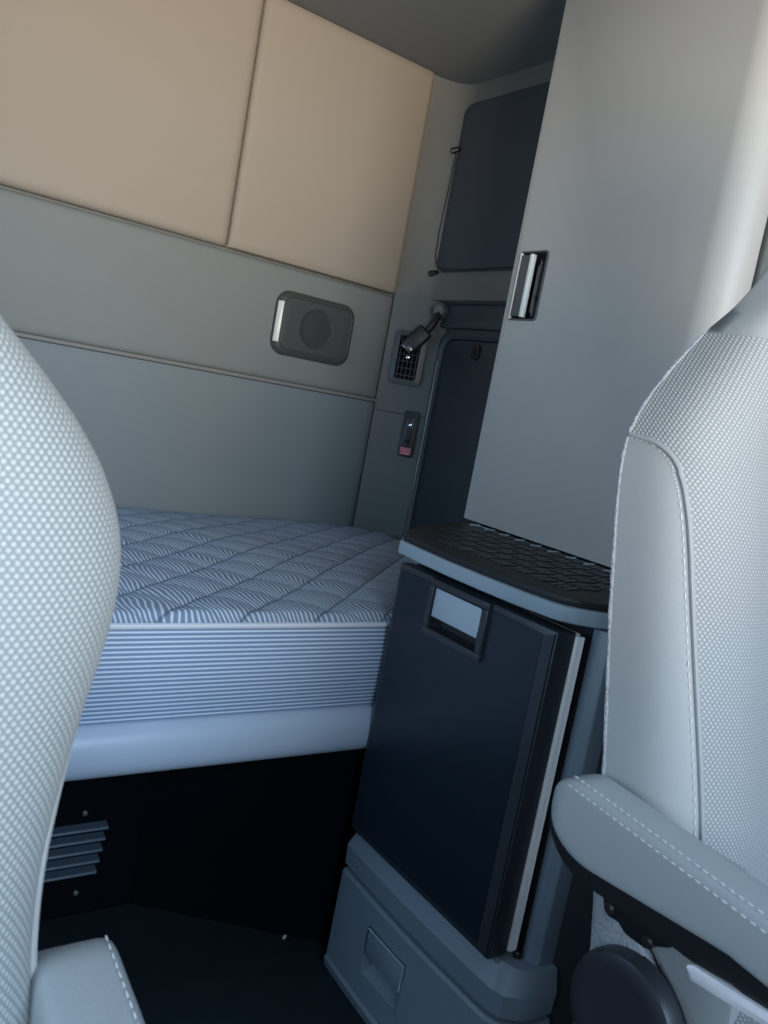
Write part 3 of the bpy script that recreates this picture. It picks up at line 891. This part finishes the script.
def armrest(st, x0, x1, yback, yfront, ztop, th0, th1, splay, name='armrest', yn=40, zslope=0.0, open_stitch='low'):
    """padded arm: section rounded rectangle, lofted along y, rounded back end"""
    prof = []
    L = yback - yfront
    rings = []
    b = new(); N = 36; prev = None
    for i in range(yn + 1):
        s = i / yn
        dd = L * (s ** 1.6)            # distance from back tip, dense near the tip
        y = yback - dd
        k = min(1, dd / .045)
        rnd = sqrt(max(0.0, 1 - (1 - k) ** 2))
        th = (th0 + (th1 - th0) * min(1, dd / .25))
        zt = ztop + zslope * dd - .028 * (1 - rnd)
        kb = min(1, dd / .085); rb = sqrt(max(0, 1 - (1 - kb) ** 2))
        zb_ = ztop + zslope * dd - th + (th * .62) * (1 - rb)
        if zt - zb_ < .004: zt = zb_ + .004
        off_ = -splay * dd
        kx = min(1, dd / .02); wx = .72 + .28 * sqrt(max(0, 1 - (1 - kx) ** 2))
        xc = (x0 + x1) / 2 + off_; hw = (x1 - x0) / 2 * wx
        zc = (zt + zb_) / 2; hh = (zt - zb_) / 2
        ring = []
        for k2 in range(N):
            a = 2 * pi * k2 / N
            ca, sa = cos(a), sin(a)
            ring.append(b.verts.new((xc + hw * math.copysign(abs(ca) ** .32, ca), y, zc + hh * math.copysign(abs(sa) ** .36, sa))))
        if prev:
            for q in range(N): b.faces.new((prev[q], prev[(q + 1) % N], ring[(q + 1) % N], ring[q]))
        else: b.faces.new(ring)
        prev = ring
    b.faces.new(prev)
    ar = mk(name, b, M['arm_leather'], st, angle=70)
    return ar

# right-hand seat (far)
RS_X, RS_Y, RS_Z = 1.070, .648, 1.215
rs, yrR = make_seat('grey passenger seat right of the cabinet, with perforated cloth centre and padded armrest', RS_X, RS_Y, RS_Z, M['seat_mesh_far'])
ar = armrest(rs, .730, .792, .592, .02, .832, .100, .055, .13)
# double stitch rows on the outer top edge
def armpt(d, dx, dz, x0=.730, yb=.592, zt=.832, sp_=.13): return (x0 + dx - sp_ * d, yb - d, zt + dz)
ds = [.024 + .02 * k for k in range(28)]
st1 = [armpt(d, .0075, .0003) for d in ds]
st2 = [armpt(d, -.0003, -.009) for d in ds]
mk('stitching', stitches(st1, .0042, .0028, .0009), M['stitch'], ar)
mk('stitching', stitches(st2, .0042, .0028, .0009), M['stitch'], ar)
b = new()
def leather_z(y):
    dd = .592 - y; th = .100 - .045 * min(1, dd / .25); kb = min(1, dd / .085)
    return .832 - th + th * .62 * (1 - sqrt(max(0, 1 - (1 - kb) ** 2)))
ys = [.586, .578, .565, .55, .53, .51, .49, .47, .44, .42, .40, .37, .33, .28, .15, .04]
t = bmesh.new()
drop = lambda y: lerp_tab([(.04, .016), (.33, .018), (.37, .022), (.43, .016), (.55, .010), (.59, .006)], y)
xs0 = lambda y: .7325 - .13 * (.592 - y)
rg = [[t.verts.new(q) for q in ((xs0(y), y, leather_z(y) + .012), (xs0(y) + .001, y, leather_z(y) - drop(y)), (xs0(y) + .054, y, leather_z(y) - drop(y)), (xs0(y) + .055, y, leather_z(y) + .012))] for y in ys]
for a_, c_ in zip(rg, rg[1:]):
    for q in range(4): t.faces.new((a_[q], a_[(q + 1) % 4], c_[(q + 1) % 4], c_[q]))
t.faces.new(rg[0]); t.faces.new(rg[-1])
merge(b, t); mk('underside', b, M['black'], ar)
b = new()
add_prism(b, [(.500, .745), (.500, .722), (.490, .710), (.476, .712), (.466, .706), (.440, .706), (.430, .716), (.415, .724), (.41, .745)], .738, .800, 'x', .003)
br = mk('arm_bracket', b, M['black'], rs)
for (y, z) in ((.487, .722), (.436, .718)):
    b = new(); add_tube(b, [(.741, y, z), (.734, y, z), (.732, y, z)], [.0065, .0065, .004], 14); mk('bolt', b, M['lamp_dark'], br)
# felt side trim, recliner cover, pale strip
b = new(); add_prism(b, [(.540, .80), (.535, .45), (.36, .45), (.39, .575), (.43, .625), (.47, .665), (.50, .690), (.515, .72)], .790, .806, 'x', .003)
mk('side_felt', b, M['fuzz'], rs)
b = new(); add_prism(b, [(.545, .80), (.512, .725), (.475, .680), (.43, .640), (.385, .60), (.368, .63), (.372, .70), (.40, .80)], .800, .830, 'x', .006)
mk('lower_bolster', b, M['leather'], rs)
b = new(); prev = None; n = 40; cy, cz = .470, .594
for rr, x in ((.070, .792), (.070, .778), (.067, .770), (.058, .766), (.045, .767), (.0, .768)):
    ring = [b.verts.new((x, cy + max(rr, .001) * cos(2 * pi * k / n), cz + max(rr, .001) * sin(2 * pi * k / n))) for k in range(n)]
    if prev:
        for i in range(n): b.faces.new((prev[i], prev[(i + 1) % n], ring[(i + 1) % n], ring[i]))
    prev = ring
b.faces.new(prev)
rc = mk('recliner_cover', b, material('dark_cover', (.022, .026, .034), .38, .5), rs)
b = new()
t = bmesh.new()
rg = []
for y, z0_, z1_ in ((.372, .744, .748), (.366, .737, .751), (.33, .744, .757), (.29, .752, .764), (.15, .756, .768), (.05, .756, .768)):
    x = .729 - .13 * (.592 - y)
    rg.append([t.verts.new(q) for q in ((x, y, z1_), (x - .002, y, (z0_ + z1_) / 2), (x, y, z0_), (x + .010, y, z0_), (x + .010, y, z1_))])
for a_, c_ in zip(rg, rg[1:]):
    for q in range(5): t.faces.new((a_[q], a_[(q + 1) % 5], c_[(q + 1) % 5], c_[q]))
t.faces.new(rg[0]); t.faces.new(rg[-1])
merge(b, t)
ws = mk('trim_strip', b, M['white_plastic'], rs); ws['label'] = 'white plastic strip under the armrest'

# left-hand seat (near)
LS_X, LS_Y, LS_Z = -.070, .660, 1.090
ls, yrL = make_seat('large near driver seat at the left edge, its perforated backrest facing us', LS_X, LS_Y, LS_Z, M['seat_mesh'], waist=.16, seam_add=24)
al = armrest(ls, .163, .226, .568, .0, .778, .085, .06, .06)
sl = [(.2165 - .06 * d, .568 - d, .7785) for d in [.022 + .02 * k for k in range(24)]]
mk('stitching', stitches(sl, .004, .003, .0008), M['stitch'], al)

# ------------------------------------------------------------------ light
def area(name, loc, target, sx, sy, power, col, spread=pi):
    l = bpy.data.lights.new(name, 'AREA'); l.shape = 'RECTANGLE'; l.size = sx; l.size_y = sy; l.energy = power; l.color = col; l.spread = spread
    o = bpy.data.objects.new(name, l); COL.objects.link(o); o.location = loc
    o.rotation_euler = (Vector(target) - Vector(loc)).to_track_quat('-Z', 'Y').to_euler()
    return o
area('windshield_daylight', (.3, -2.0, 2.0), (.7, 1.9, .5), 2.4, 1.2, 52, (.57, .78, 1.0), radians(130))
area('door_window_daylight', (-.82, -.05, 1.35), (1.1, 1.2, .75), .6, .5, 12, (.64, .82, 1.0), radians(150))
area('bunk_blue_fill', (-.82, 1.45, 1.15), (.9, 2.1, .55), .45, .35, 7, (.42, .68, 1.0), radians(120))  # added lamp, brightens the mattress and lower wall; no window there
area('warm_upper_fill', (.1, -1.3, 1.25), (.8, 2.3, 2.35), .9, .7, 15, (1.0, .80, .58), radians(62))  # added lamp that warms the upper rear wall and wardrobe

w = bpy.data.worlds.new('world'); S.world = w; w.use_nodes = True
bg = w.node_tree.nodes['Background']; bg.inputs[0].default_value = (.45, .6, .85, 1); bg.inputs[1].default_value = .22

# ------------------------------------------------------------------ camera
cam = bpy.data.cameras.new('camera'); co = bpy.data.objects.new('camera', cam); COL.objects.link(co)
roll, pitch, yaw = radians(10.5), radians(-7.4), radians(35.9)
fwv = Vector((sin(yaw) * cos(pitch), cos(yaw) * cos(pitch), sin(pitch)))
r0 = Vector((cos(yaw), -sin(yaw), 0)); u0 = r0.cross(fwv)
Rv = r0 * cos(roll) + u0 * sin(roll); Uv = -r0 * sin(roll) + u0 * cos(roll)
mw = Matrix(((Rv.x, Uv.x, -fwv.x, 0), (Rv.y, Uv.y, -fwv.y, 0), (Rv.z, Uv.z, -fwv.z, 1.2), (0, 0, 0, 1)))
co.matrix_world = mw
cam.sensor_fit = 'VERTICAL'; cam.sensor_height = 24; cam.lens = 835 / 1024 * 24
cam.clip_start = .01
cam.dof.use_dof = True; cam.dof.focus_distance = 2.0; cam.dof.aperture_fstop = 8.5
S.camera = co
S.view_settings.view_transform = 'Standard'
S.view_settings.look = 'None'
S.view_settings.exposure = 0
